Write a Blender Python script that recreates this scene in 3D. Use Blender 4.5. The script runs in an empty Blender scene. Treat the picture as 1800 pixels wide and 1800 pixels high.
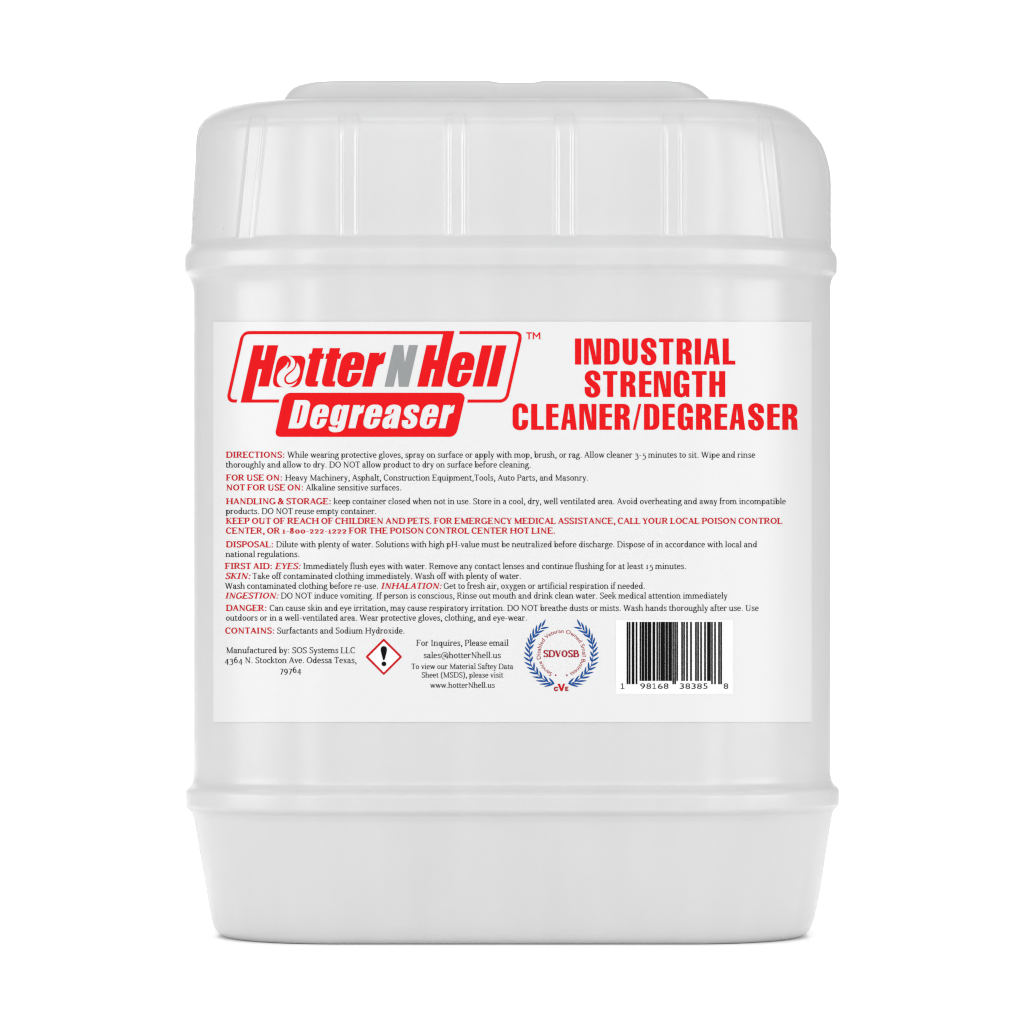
import bpy, math, re
from mathutils import Vector
from mathutils.geometry import delaunay_2d_cdt

# ------------------------------------------------------------------ units
# drawing unit: 1 u = 0.25 mm on the front face of the jug; the floor is z = 0
S = 0.00025
DIST = 9000.0          # camera to front face, in u
HOR = 1030.0           # height of the lens on the label drawing (its y axis runs down)
FLOOR = 634.0          # lens height above the floor, in u
HW = 575.5             # half width of the jug's middle
RC = 260.0             # radius of the vertical corners
D2 = HW                # half depth

scene = bpy.context.scene
col = scene.collection

# ------------------------------------------------------------------ camera
cam = bpy.data.cameras.new('camera')
cam_o = bpy.data.objects.new('camera', cam)
col.objects.link(cam_o)
cam_o.location = (0, -(DIST + D2) * S, FLOOR * S)
cam_o.rotation_euler = (math.radians(90), 0, 0)
cam.sensor_width = 36
cam.lens = 36 * DIST / 1800
cam.shift_y = (HOR - 900) / 1800
cam.clip_start = 0.05
cam.clip_end = 100
scene.camera = cam_o

# ------------------------------------------------------------------ world, lamps, exposure
world = bpy.data.worlds.new('World')
scene.world = world
world.use_nodes = True
world.node_tree.nodes['Background'].inputs['Color'].default_value = (1, 1, 1, 1)
world.node_tree.nodes['Background'].inputs['Strength'].default_value = 0.56

def softbox(name, loc, target, sx, sy, power):
    l = bpy.data.lights.new(name, 'AREA')
    l.shape = 'RECTANGLE'
    l.size, l.size_y, l.energy = sx, sy, power
    o = bpy.data.objects.new(name, l)
    col.objects.link(o)
    o.location = loc
    d = Vector(target) - Vector(loc)
    o.rotation_euler = d.to_track_quat('-Z', 'Y').to_euler()
    return o

softbox('softbox_left', (-0.82, -2.1, 0.37), (0, 0, 0.16), 0.30, 0.72, 6.0)
softbox('softbox_right', (0.82, -2.1, 0.37), (0, 0, 0.16), 0.30, 0.72, 5.8)
softbox('front_fill', (0, -3.4, 1.3), (0, 0, 0.05), 3.2, 0.9, 28)  # added broad fill behind the camera, brightens the jug's front
softbox('side_fill', (-2.0, -1.0, 0.5), (0, 0, 0.12), 1.6, 0.95, 28)  # added side fill, out of view, lifts the jug's dark edges
softbox('side_fill', (1.9, -1.35, 0.5), (0, 0, 0.12), 1.6, 0.95, 29)
softbox('top_fill', (0, 0.0, 2.4), (0, 0, 0), 2.8, 2.0, 18)  # added overhead light, unseen, keeps the paper floor white
softbox('backdrop_fill', (-0.9, 1.0, 0.9), (-0.3, 2.6, 0.2), 0.8, 0.8, 14)  # added pair behind the jug, blows the backdrop out to white
softbox('backdrop_fill', (0.9, 1.0, 0.9), (0.3, 2.6, 0.2), 0.8, 0.8, 14)
for sx in (-1, 1):      # added gridded lamps, out of view, wash out shadow beside the jug
    softbox('floor_fill', (sx * 0.5, 0.25, 0.9), (sx * 0.34, 0.04, 0), 0.3, 0.3, 0.3).data.spread = math.radians(38)

scene.view_settings.view_transform = 'Standard'
scene.view_settings.look = 'None'
scene.view_settings.exposure = 0
scene.view_settings.gamma = 1
scene.view_settings.use_curve_mapping = False
scene.render.film_transparent = False
scene.cycles.use_denoising = True
scene.cycles.denoiser = 'OPENIMAGEDENOISE'
scene.cycles.max_bounces = 8
scene.cycles.filter_width = 1.15

# ------------------------------------------------------------------ materials
def principled(name, color, rough=0.5, spec=0.5):
    m = bpy.data.materials.new(name)
    m.use_nodes = True
    b = m.node_tree.nodes['Principled BSDF']
    b.inputs['Base Color'].default_value = (*color, 1)
    b.inputs['Roughness'].default_value = rough
    b.inputs['Specular IOR Level'].default_value = spec
    return m, m.node_tree, b

def make_plastic(name, rough, bump):
    m, nt, b = principled(name, (0.62, 0.62, 0.62), rough, 0.34)
    N = nt.nodes.new
    tc = N('ShaderNodeTexCoord')
    # faint uneven milkiness of the moulded plastic, drawn out along the height
    mp = N('ShaderNodeMapping'); mp.inputs['Scale'].default_value = (60, 60, 6)
    nz = N('ShaderNodeTexNoise'); nz.inputs['Scale'].default_value = 1.0; nz.inputs['Detail'].default_value = 4
    rp = N('ShaderNodeMapRange')
    rp.inputs['To Min'].default_value = 0.95; rp.inputs['To Max'].default_value = 1.05
    # rare small specks
    vo = N('ShaderNodeTexVoronoi'); vo.inputs['Scale'].default_value = 55
    gt = N('ShaderNodeMath'); gt.operation = 'LESS_THAN'; gt.inputs[1].default_value = 0.03
    sc = N('ShaderNodeSeparateColor')
    g2 = N('ShaderNodeMath'); g2.operation = 'GREATER_THAN'; g2.inputs[1].default_value = 0.80
    mu = N('ShaderNodeMath'); mu.operation = 'MULTIPLY'
    mix = N('ShaderNodeMix'); mix.data_type = 'RGBA'
    base = N('ShaderNodeMix'); base.data_type = 'RGBA'; base.blend_type = 'MULTIPLY'
    base.inputs['Factor'].default_value = 1
    L = nt.links.new
    L(tc.outputs['Object'], mp.inputs['Vector']); L(mp.outputs[0], nz.inputs['Vector'])
    L(nz.outputs[0], rp.inputs['Value'])
    L(tc.outputs['Object'], vo.inputs['Vector'])
    L(vo.outputs['Distance'], gt.inputs[0]); L(vo.outputs['Color'], sc.inputs[0])
    L(sc.outputs[0], g2.inputs[0]); L(gt.outputs[0], mu.inputs[0]); L(g2.outputs[0], mu.inputs[1])
    base.inputs[6].default_value = (*PLASTIC, 1)
    L(rp.outputs[0], base.inputs[7])
    L(mu.outputs[0], mix.inputs['Factor']); L(base.outputs[2], mix.inputs[6])
    mix.inputs[7].default_value = (0.36, 0.36, 0.35, 1)
    L(mix.outputs[2], b.inputs['Base Color'])
    # orange-peel skin
    n2 = N('ShaderNodeTexNoise'); n2.inputs['Scale'].default_value = 420; n2.inputs['Detail'].default_value = 3
    n3 = N('ShaderNodeTexNoise'); n3.inputs['Scale'].default_value = 26; n3.inputs['Detail'].default_value = 2
    L(tc.outputs['Object'], n2.inputs['Vector']); L(tc.outputs['Object'], n3.inputs['Vector'])
    b1 = N('ShaderNodeBump'); b1.inputs['Strength'].default_value = 0.06 * bump; b1.inputs['Distance'].default_value = 0.0006
    b2 = N('ShaderNodeBump'); b2.inputs['Strength'].default_value = 0.24 * bump; b2.inputs['Distance'].default_value = 0.002
    L(n2.outputs[0], b1.inputs['Height']); L(n3.outputs[0], b2.inputs['Height'])
    L(b1.outputs[0], b2.inputs['Normal']); L(b2.outputs[0], b.inputs['Normal'])
    b.inputs['Subsurface Weight'].default_value = 0.25
    b.inputs['Subsurface Radius'].default_value = (1, 1, 1)
    b.inputs['Subsurface Scale'].default_value = 0.003
    return m

PLASTIC = (0.428, 0.428, 0.43)
M_PLASTIC = make_plastic('white_plastic', 0.28, 1.0)
M_RIB = make_plastic('white_plastic_polished', 0.11, 0.25)
M_RIB.node_tree.nodes['Principled BSDF'].inputs['Specular IOR Level'].default_value = 0.36
M_LABEL = principled('label_paper', (0.482, 0.482, 0.485), 0.38, 0.3)[0]
M_RED = principled('red_ink', (0.485, 0.005, 0.007), 0.8, 0.05)[0]
M_TRED = principled('dark_red_ink', (0.37, 0.006, 0.010), 0.8, 0.05)[0]
M_CRIMSON = principled('crimson_ink', (0.25, 0.006, 0.016), 0.8, 0.05)[0]
M_BLACK = principled('black_ink', (0.012, 0.012, 0.013), 0.8, 0.05)[0]
M_PURE = principled('barcode_black_ink', (0.003, 0.003, 0.003), 0.8, 0.05)[0]
M_GREY = principled('grey_ink', (0.195, 0.202, 0.206), 0.8, 0.05)[0]
M_BLUE = principled('blue_ink', (0.005, 0.052, 0.20), 0.8, 0.05)[0]
M_WHITE = principled('white_ink', (0.56, 0.56, 0.56), 0.8, 0.05)[0]
M_SWEEP = principled('white_paper', (0.96, 0.96, 0.96), 0.9, 0.1)[0]

# ------------------------------------------------------------------ object helpers
def mesh_obj(name, verts, faces, mats, parent=None, fmat=None, normals=None, smooth=True):
    me = bpy.data.meshes.new(name)
    me.from_pydata(verts, [], faces)
    for m in (mats if isinstance(mats, (list, tuple)) else [mats]):
        me.materials.append(m)
    if fmat:
        me.polygons.foreach_set('material_index', fmat)
    if smooth:
        me.polygons.foreach_set('use_smooth', [True] * len(me.polygons))
    me.update()
    if normals:
        me.normals_split_custom_set_from_vertices(normals)
    o = bpy.data.objects.new(name, me)
    col.objects.link(o)
    if parent:
        o.parent = parent
    return o

def pchip(xs, ys):
    n = len(xs)
    h = [xs[i + 1] - xs[i] for i in range(n - 1)]
    d = [(ys[i + 1] - ys[i]) / h[i] for i in range(n - 1)]
    m = [d[0]] + [0.0] * (n - 2) + [d[-1]]
    for i in range(1, n - 1):
        if d[i - 1] * d[i] > 0:
            w1, w2 = 2 * h[i] + h[i - 1], h[i] + 2 * h[i - 1]
            m[i] = (w1 + w2) / (w1 / d[i - 1] + w2 / d[i])
    def f(x):
        if x <= xs[0]: return ys[0]
        if x >= xs[-1]: return ys[-1]
        lo, hi = 0, n - 1
        while hi - lo > 1:
            k = (lo + hi) // 2
            if xs[k] <= x: lo = k
            else: hi = k
        t = (x - xs[lo]) / h[lo]
        return ((1 + 2 * t) * (1 - t) ** 2 * ys[lo] + t * (1 - t) ** 2 * h[lo] * m[lo]
                + t * t * (3 - 2 * t) * ys[hi] + t * t * (t - 1) * h[lo] * m[hi])
    return f

def smooth01(t):
    t = min(1.0, max(0.0, t))
    return t * t * (3 - 2 * t)

# ------------------------------------------------------------------ setting: white paper sweep
def build_sweep():
    prof = [(-4.0, 0.0)]
    y = -4.0
    while y < 2.0:
        y += 0.25
        prof.append((y, 0.0))
    for k in range(1, 17):
        a = math.pi / 2 * k / 16
        prof.append((2.0 + 0.6 * math.sin(a), 0.6 - 0.6 * math.cos(a)))
    prof += [(2.6, 1.2), (2.6, 2.6)]
    v, f = [], []
    for (yy, zz) in prof:
        v += [(-1.1, yy, zz), (0.72, yy, zz)]
    for i in range(len(prof) - 1):
        f.append((2 * i, 2 * i + 1, 2 * i + 3, 2 * i + 2))
    o = mesh_obj('ground', v, f, M_SWEEP)
    o['kind'] = 'structure'
build_sweep()

# ------------------------------------------------------------------ the jug
jug = bpy.data.objects.new('plastic_jug', None)
col.objects.link(jug)
jug['label'] = 'white five gallon plastic jug with red lettered paper label standing on white ground'
jug['category'] = 'jug'

LEFT = [(-634, 512), (-633, 520), (-629, 529), (-622, 536), (-606, 542.5), (-548, 552.5), (-473, 566), (-424, 574.5), (-414, 577),
        (-406, 581), (-398, 588.2), (-393, 589.6), (-371, 589.4), (-366, 587.8), (-360, 582), (-354, 577.6),
        (-340, 575.7), (-318, 575.5), (520, 575.5), (537, 577), (547, 579.7), (555.6, 583.3), (562, 587.6), (567, 590.2),
        (583, 591), (592, 590.5), (599, 588.6), (606, 584.6), (613, 581), (621, 579.7), (657, 578.2), (688, 576.7), (719, 575),
        (760, 573.2), (787, 572.8), (807, 571.5), (817.5, 569.5), (835, 562), (845.6, 552), (855, 538), (861, 520), (864, 500), (865, 470)]
RIGHT = [(-634, 514), (-633, 522), (-629, 531), (-622, 538), (-606, 545), (-598, 547.4), (-462, 570.7), (-424, 576.6), (-414, 578.6),
         (-404, 581.5), (-397, 587.6), (-392, 590.6), (-371, 590.4), (-364, 588.5), (-357, 581), (-347, 576.6),
         (-335, 575.5), (520, 575.5), (541, 575.7), (554, 578.2), (560, 582), (566, 586), (590, 586.4), (597, 584.4), (608, 578.2),
         (618, 576), (657, 575.6), (731, 576.6), (742, 576), (764, 572), (785, 565.6), (801, 557.4), (813, 547), (829, 535.5),
         (845.5, 518), (855, 505), (861, 491), (864, 472), (865, 450)]
fL = pchip(*zip(*LEFT)); fR = pchip(*zip(*RIGHT))
FRONT_TOP = pchip([640, 700, 780, 808, 822, 836, 848, 856, 861.5, 864, 865], [-1.5, -2, -1.2, 0, 3, 9.5, 19, 31, 48.5, 68, 92])
def inset(z):
    if z < 640:
        a = HW - 0.5 * (fL(z) + fR(z))
        return a
    return FRONT_TOP(z)

# ring heights
def zlist():
    pts = sorted(set([p[0] for p in LEFT] + [p[0] for p in RIGHT]))
    out = set()
    for a, b in zip(pts[:-1], pts[1:]):
        step = 2.2 if (b - a) < 25 else 22
        n = max(1, math.ceil((b - a) / step))
        for i in range(n):
            out.add(round(a + (b - a) * i / n, 3))
    out.add(865.0)
    for c in (616, 822, 831):
        for i in range(-9, 10):
            out.add(round(c + i * 0.9, 3))
    for k in range(0, 12):
        out.add(round(856 + k * 0.75, 3))
    out = sorted(z for z in out if -634 <= z <= 865)
    res = [out[0]]
    for z in out[1:]:
        if z - res[-1] > 0.28: res.append(z)
    return res
ZL = zlist()

FLAT, ARC = HW - RC, RC * math.pi / 2
PER = FLAT + ARC + FLAT          # from the front centre to the middle of a side
# moulded ribs: (perimeter position at the top, at the bottom of the shoulder)
RIBS = [(-652, -690), (-435, -490), (-286, -286), (-97.5, -97.5), (92.5, 92.5), (283, 283), (435, 490), (648, 690)]
RIBW = 12.2
def columns():
    out = set()
    s = -PER
    while s < PER:
        out.add(round(s, 2)); s += 7.5
    for a, b in RIBS:
        lo, hi = min(a, b) - RIBW - 8, max(a, b) + RIBW + 8
        n = int((hi - lo) / 0.95)
        for i in range(n + 1):
            out.add(round(lo + (hi - lo) * i / n, 2))
    fr = sorted(out)
    res = [fr[0]]
    for s in fr[1:]:
        if s - res[-1] > 0.6: res.append(s)
    # back half, coarser
    n = 90
    back = [PER + (2 * PER) * i / n for i in range(1, n)]
    return [s for s in res if s < PER] + [PER] + back
CL = columns()

def outline(s, hl, hr, f, r):
    """point and normal of the rounded square at perimeter position s (0 = front centre)"""
    if s > PER: side, t, bk = (1, s, False) if s <= 2 * PER else (-1, 4 * PER - s, False)
    else: side, t, bk = (1, s, False) if s >= 0 else (-1, -s, False)
    h = hr if side > 0 else hl
    dep = D2 - f
    rx = h - FLAT
    if t > PER: t, bk = 2 * PER - t, True
    if t <= FLAT:
        x, y, nx, ny = t, -dep, 0, -1
    elif t <= FLAT + ARC:
        a = (t - FLAT) / RC
        x, y = FLAT + rx * math.sin(a), -(dep - r) - r * math.cos(a)
        nx, ny = math.sin(a), -math.cos(a)
    else:
        u = (t - FLAT - ARC) / FLAT
        x, y, nx, ny = h, -(dep - r) * (1 - u), 1, 0
    if bk: y, ny = -y, -ny
    return side * x, y, side * nx, ny

def rib_at(n, z):
    """perimeter position of rib n at height z"""
    a, b = RIBS[n]
    k = min(1.0, max(0.0, (822 - z) / 206))
    if abs(a) < 400 or abs(a) > 600: return a + (b - a) * k
    h = fR(z) if a > 0 else fL(z)
    x = (447 if a > 0 else 450) + 22 * k
    return math.copysign(FLAT + RC * math.asin(min(0.98, (x - FLAT) / (h - FLAT))), a)

def relief(s, z):
    """moulded shoulder: slightly sunk panels, each rib a flat bar edged by two thin beads"""
    if z < 600 or z > 845 or s > PER: return 0.0
    pz = smooth01((z - 611) / 8) * (1 - smooth01((z - 817) / 8))
    rz = smooth01((z - 613) / 6) * (1 - smooth01((z - 824) / 8))
    w, bead = 0.0, 0.0
    for n in range(len(RIBS)):
        e = abs(s - rib_at(n, z)) - RIBW
        if e < 16:
            w = max(w, 1 - smooth01((e - 4.5) / 7))
            bead += max(0.0, 1 - math.sqrt(e * e + 0.2) / 4.0)
    return 0.84 * bead * rz + 0.3 * w * rz - 1.0 * (1 - w) * pz

def build_body():
    V, zi, NC = [], [], len(CL)
    for z in ZL:
        f = inset(z)
        hl, hr = fL(z), fR(z)
        ins = max(0.0, f)
        r = RC - 0.5 * min(ins, 90)
        for s in CL:
            x, y, nx, ny = outline(s, hl, hr, f, r)
            d = relief(s, z)
            V.append(((x + nx * d) * S, (y + ny * d) * S, (z + FLOOR) * S))
    top = len(V); V.append((0, 0, (865 + FLOOR) * S))
    bot = len(V); V.append((0, 0, 3 * S))
    F, tag, mid = [], [], set()
    for i in range(len(ZL) - 1):
        zm = 0.5 * (ZL[i] + ZL[i + 1])
        for j in range(NC):
            k = (j + 1) % NC
            F.append((i * NC + j, i * NC + k, (i + 1) * NC + k, (i + 1) * NC + j))
            t = 'body'
            if 548 < zm < 612: t = 'band_u'
            elif -412 < zm < -352: t = 'band_l'
            elif 614 < zm < 831:
                sm = 0.5 * (CL[j] + CL[k])
                for n in range(len(RIBS)):
                    if abs(sm - rib_at(n, zm)) < RIBW + 5: t = 'rib%d' % n
                    if abs(sm - rib_at(n, zm)) < (RIBW - 4 if abs(RIBS[n][0]) < 400 else RIBW - 1): mid.add(len(F) - 1)
            tag.append(t)
    n = len(ZL) - 1
    for j in range(NC):
        k = (j + 1) % NC
        F.append((n * NC + j, n * NC + k, top)); tag.append('body')
        F.append((k, j, bot)); tag.append('body')
    me = bpy.data.meshes.new('tmp'); me.from_pydata(V, [], F); me.update()
    nor = [tuple(v.normal) for v in me.vertices]
    bpy.data.meshes.remove(me)
    def part(name, key, parent, mat=M_PLASTIC):
        idx, vv, nn, ff, fm = {}, [], [], [], []
        for q, (f, t) in enumerate(zip(F, tag)):
            if t != key: continue
            fm.append(1 if q in mid else 0)
            g = []
            for a in f:
                if a not in idx:
                    idx[a] = len(vv); vv.append(V[a]); nn.append(nor[a])
                g.append(idx[a])
            ff.append(g)
        return mesh_obj(name, vv, ff, mat, parent, fmat=fm, normals=nn)
    body = part('body', 'body', jug)
    part('band', 'band_u', jug)
    part('band', 'band_l', jug)
    for n in range(len(RIBS)):
        part('rib', 'rib%d' % n, jug, [M_RIB, M_PLASTIC])
    return body
build_body()

def build_rim():
    # the raised part on top: rounded plan, soft upper edge, shallow dip across its middle
    z0 = 855.0
    x0, x1, y0, y1, r = -412, 364, -455, 430, 62
    rings = []
    NA = 40
    def plan(ins_l, ins_r, ins_y):
        a0, a1, b0, b1 = x0 + ins_l, x1 - ins_r, y0 + ins_y, y1 - ins_y
        pts = []
        rr = max(25, r - 0.6 * ins_y)
        def edge(p, q, n):
            for i in range(n): pts.append((p[0] + (q[0] - p[0]) * i / n, p[1] + (q[1] - p[1]) * i / n))
        def arc(cx, cy, a, b):
            for i in range(12):
                t = math.radians(a + (b - a) * i / 12); pts.append((cx + rr * math.cos(t), cy + rr * math.sin(t)))
        edge((a0 + rr, b0), (a1 - rr, b0), 120); arc(a1 - rr, b0 + rr, -90, 0)
        edge((a1, b0 + rr), (a1, b1 - rr), 10); arc(a1 - rr, b1 - rr, 0, 90)
        edge((a1 - rr, b1), (a0 + rr, b1), 120); arc(a0 + rr, b1 - rr, 90, 180)
        edge((a0, b1 - rr), (a0, b0 + rr), 10); arc(a0 + rr, b0 + rr, 180, 270)
        return pts
    PR = [(0, 0, -6, z0), (0, 1, -1, 864), (1, 4, 1, 868), (4, 9, 3, 874), (8, 16, 5, 881), (13, 23, 7, 887.5),
          (19, 31, 9, 893), (29, 38, 12, 897.5), (45, 46, 17, 901), (75, 62, 26, 903), (120, 90, 40, 903.8), (160, 125, 66, 904)]
    V, F = [], []
    n = 0
    for (il, ir, iy, z) in PR:
        P = plan(il, ir, iy); n = len(P)
        for (x, y) in P:
            dip = smooth01((52 - abs(x - 7)) / 22)
            groove = math.exp(-((abs(x - 1) - 29) / 6.0) ** 2)
            k = smooth01((z - 866) / 30)
            zz = z - 3.2 * dip * k
            yy = y + (1.6 * dip + 1.3 * groove) * (1 if y < 0 else -1) * smooth01((z - 862) / 8)
            V.append((x * S, yy * S, (zz + FLOOR) * S))
    for i in range(len(PR) - 1):
        for j in range(n):
            k = (j + 1) % n
            F.append((i * n + j, i * n + k, (i + 1) * n + k, (i + 1) * n + j))
    c = len(V); V.append((-20 * S, 0, (903 + FLOOR) * S))
    b = (len(PR) - 1) * n
    for j in range(n): F.append((b + j, b + (j + 1) % n, c))
    mesh_obj('top_rim', V, F, M_PLASTIC, jug)
build_rim()

# ------------------------------------------------------------------ label surface
def front_depth(x):
    """depth behind the front face, sideways position x"""
    a = abs(x)
    if a <= FLAT: return 0.0
    q = min(0.999, (a - FLAT) / RC)
    return RC * (1 - math.sqrt(1 - q * q))
def wrap(X, Y, lift):
    """label drawing coordinates -> point on the jug's front, lifted off the plastic"""
    x = X - 900
    for _ in range(6):
        d = front_depth(x)
        x = (X - 900) * (1 + d / DIST)
    k = 1 + d / DIST
    a = abs(x)
    q = max(0.0, min(0.999, (a - FLAT) / RC))
    nx = math.copysign(q, x); ny = -math.sqrt(1 - q * q)
    return ((x + nx * lift) * S, (-D2 + d + ny * lift) * S, ((HOR - Y) * k + FLOOR) * S)

LIFT_L, LIFT_1, LIFT_2 = 1.6, 2.0, 2.4

def build_label():
    X0, X1, Y0, Y1 = 376.3, 1425.3, 565.3, 1269.3
    n = 150
    V, F = [], []
    for i in range(n + 1):
        X = X0 + (X1 - X0) * i / n
        V += [wrap(X, Y0, LIFT_L), wrap(X, Y1, LIFT_L)]
    for i in range(n):
        F.append((2 * i, 2 * i + 1, 2 * i + 3, 2 * i + 2))
    # the cut edge of the sheet, down to the plastic
    b = len(V)
    for i in range(n + 1):
        X = X0 + (X1 - X0) * i / n
        V += [wrap(X, Y0, -0.5), wrap(X, Y1, -0.5), wrap(X, Y0, LIFT_L), wrap(X, Y1, LIFT_L)]
    for i in range(n):
        p, q = b + 4 * i, b + 4 * i + 4
        F.append((p, p + 2, q + 2, q)); F.append((p + 1, q + 1, q + 3, p + 3))
    e = b + 4 * n
    c = len(V)
    V += [V[b], V[b + 1], V[b + 3], V[b + 2], V[e], V[e + 1], V[e + 3], V[e + 2]]
    F.append((c, c + 1, c + 2, c + 3)); F.append((c + 7, c + 6, c + 5, c + 4))
    return mesh_obj('label', V, F, M_LABEL, jug)
label = build_label()
label['label'] = 'white paper label with red logo, red headline and fine print'

# ------------------------------------------------------------------ flat shapes
def path(d, fn=lambda x, y: (x, y), n=7):
    """small reader for M/L/Q outlines"""
    tok = re.findall(r'[MLQZ]|-?\d+\.?\d*', d)
    pts, i, cmd, cur = [], 0, 'L', None
    while i < len(tok):
        if tok[i] in 'MLQZ':
            cmd = tok[i]; i += 1
            if cmd == 'Z': continue
        if cmd == 'Q':
            a = (float(tok[i]), float(tok[i + 1])); b = (float(tok[i + 2]), float(tok[i + 3])); i += 4
            for k in range(1, n + 1):
                t = k / n
                pts.append(((1 - t) ** 2 * cur[0] + 2 * t * (1 - t) * a[0] + t * t * b[0],
                            (1 - t) ** 2 * cur[1] + 2 * t * (1 - t) * a[1] + t * t * b[1]))
            cur = b
        else:
            cur = (float(tok[i]), float(tok[i + 1])); i += 2
            pts.append(cur)
    return [fn(*p) for p in pts]

def area(p):
    return 0.5 * sum(p[i - 1][0] * p[i][1] - p[i][0] * p[i - 1][1] for i in range(len(p)))

def fill(ops, strips=0.0):
    """union/difference of outlines -> triangles; ops = [('+' or '-', outline), ...] applied in order"""
    vs, fs, kinds = [], [], []
    for sgn, p in ops:
        q = [p[0]]
        for a in p[1:]:
            if abs(a[0] - q[-1][0]) + abs(a[1] - q[-1][1]) > 1e-4: q.append(a)
        if abs(q[0][0] - q[-1][0]) + abs(q[0][1] - q[-1][1]) < 1e-4: q.pop()
        if len(q) < 3 or abs(area(q)) < 1e-6: continue
        if area(q) < 0: q.reverse()
        fs.append(list(range(len(vs), len(vs) + len(q)))); kinds.append(sgn)
        vs += [Vector(a) for a in q]
    es = []
    if strips:
        xs = [v.x for v in vs]; ys = [v.y for v in vs]
        x = math.ceil(min(xs) / strips) * strips
        while x < max(xs):
            if abs(x - 900) > FLAT - 20:
                es.append((len(vs), len(vs) + 1)); vs += [Vector((x + 0.013, min(ys) - 1)), Vector((x + 0.013, max(ys) + 1))]
            x += strips
    V, _, F, _, _, of = delaunay_2d_cdt(vs, es, fs, 0, 1e-5, True)
    keep = []
    for f, o in zip(F, of):
        st = False
        for k in sorted(o): st = kinds[k] == '+'
        if st: keep.append(list(f))
    idx, vv, ff = {}, [], []
    for f in keep:
        if sum(V[f[i - 1]].x * V[f[i]].y - V[f[i]].x * V[f[i - 1]].y for i in range(len(f))) > 0: f = f[::-1]
        g = []
        for a in f:
            if a not in idx: idx[a] = len(vv); vv.append((V[a].x, V[a].y))
            g.append(idx[a])
        ff.append(g)
    return vv, ff

class Ink:
    """gathers printed shapes (label drawing coordinates) into one mesh"""
    def __init__(self): self.v, self.f, self.m, self.mats = [], [], [], []
    def mat(self, m):
        if m not in self.mats: self.mats.append(m)
        return self.mats.index(m)
    def add(self, tri, m, fn=None, lift=LIFT_1):
        b = len(self.v); k = self.mat(m)
        flip = False
        for (x, y) in tri[0]:
            if fn: x, y = fn(x, y)
            self.v.append(wrap(x, y, lift))
        for f in tri[1]:
            # face towards the front
            g = [a + b for a in f]
            p, q, r = (self.v[i] for i in g[:3])
            ny = (q[2] - p[2]) * (r[0] - p[0]) - (q[0] - p[0]) * (r[2] - p[2])
            self.f.append(g[::-1] if ny > 0 else g); self.m.append(k)
    def build(self, name, text=None):
        o = mesh_obj(name, self.v, self.f, self.mats, label, fmat=self.m, smooth=False)
        if text: o['label'] = text
        return o

def crop(ox, oy, k):
    return lambda x, y: (ox + x / k, oy + y / k)
def circ(cx, cy, r, n=28):
    return [(cx + r * math.cos(2 * math.pi * i / n), cy + r * math.sin(2 * math.pi * i / n)) for i in range(n)]

# ------------------------------------------------------------------ logo
cA, cB, cC, cD = crop(395, 575, 12), crop(530, 600, 11.25), crop(670, 575, 11.25), crop(790, 575, 10.588)
cE, cF, cG = crop(480, 685, 10), crop(640, 685, 10), crop(478, 620, 25.714)
E_OUT = 'M 1040,213 Q 1180,205 1230,290 Q 1260,350 1235,470 L 1212,570 L 945,570 L 905,745 Q 890,795 930,795 Q 962,795 975,745 L 1003,622 L 1192,622 L 1180,680 Q 1150,800 1070,860 Q 990,912 880,908 Q 760,895 720,810 Q 700,750 720,650 L 780,400 Q 820,270 930,225 Q 990,208 1040,213 Z'
E_IN = 'M 975,462 L 1000,370 Q 1010,330 1035,330 Q 1062,335 1055,370 L 1033,462 Z'

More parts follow.
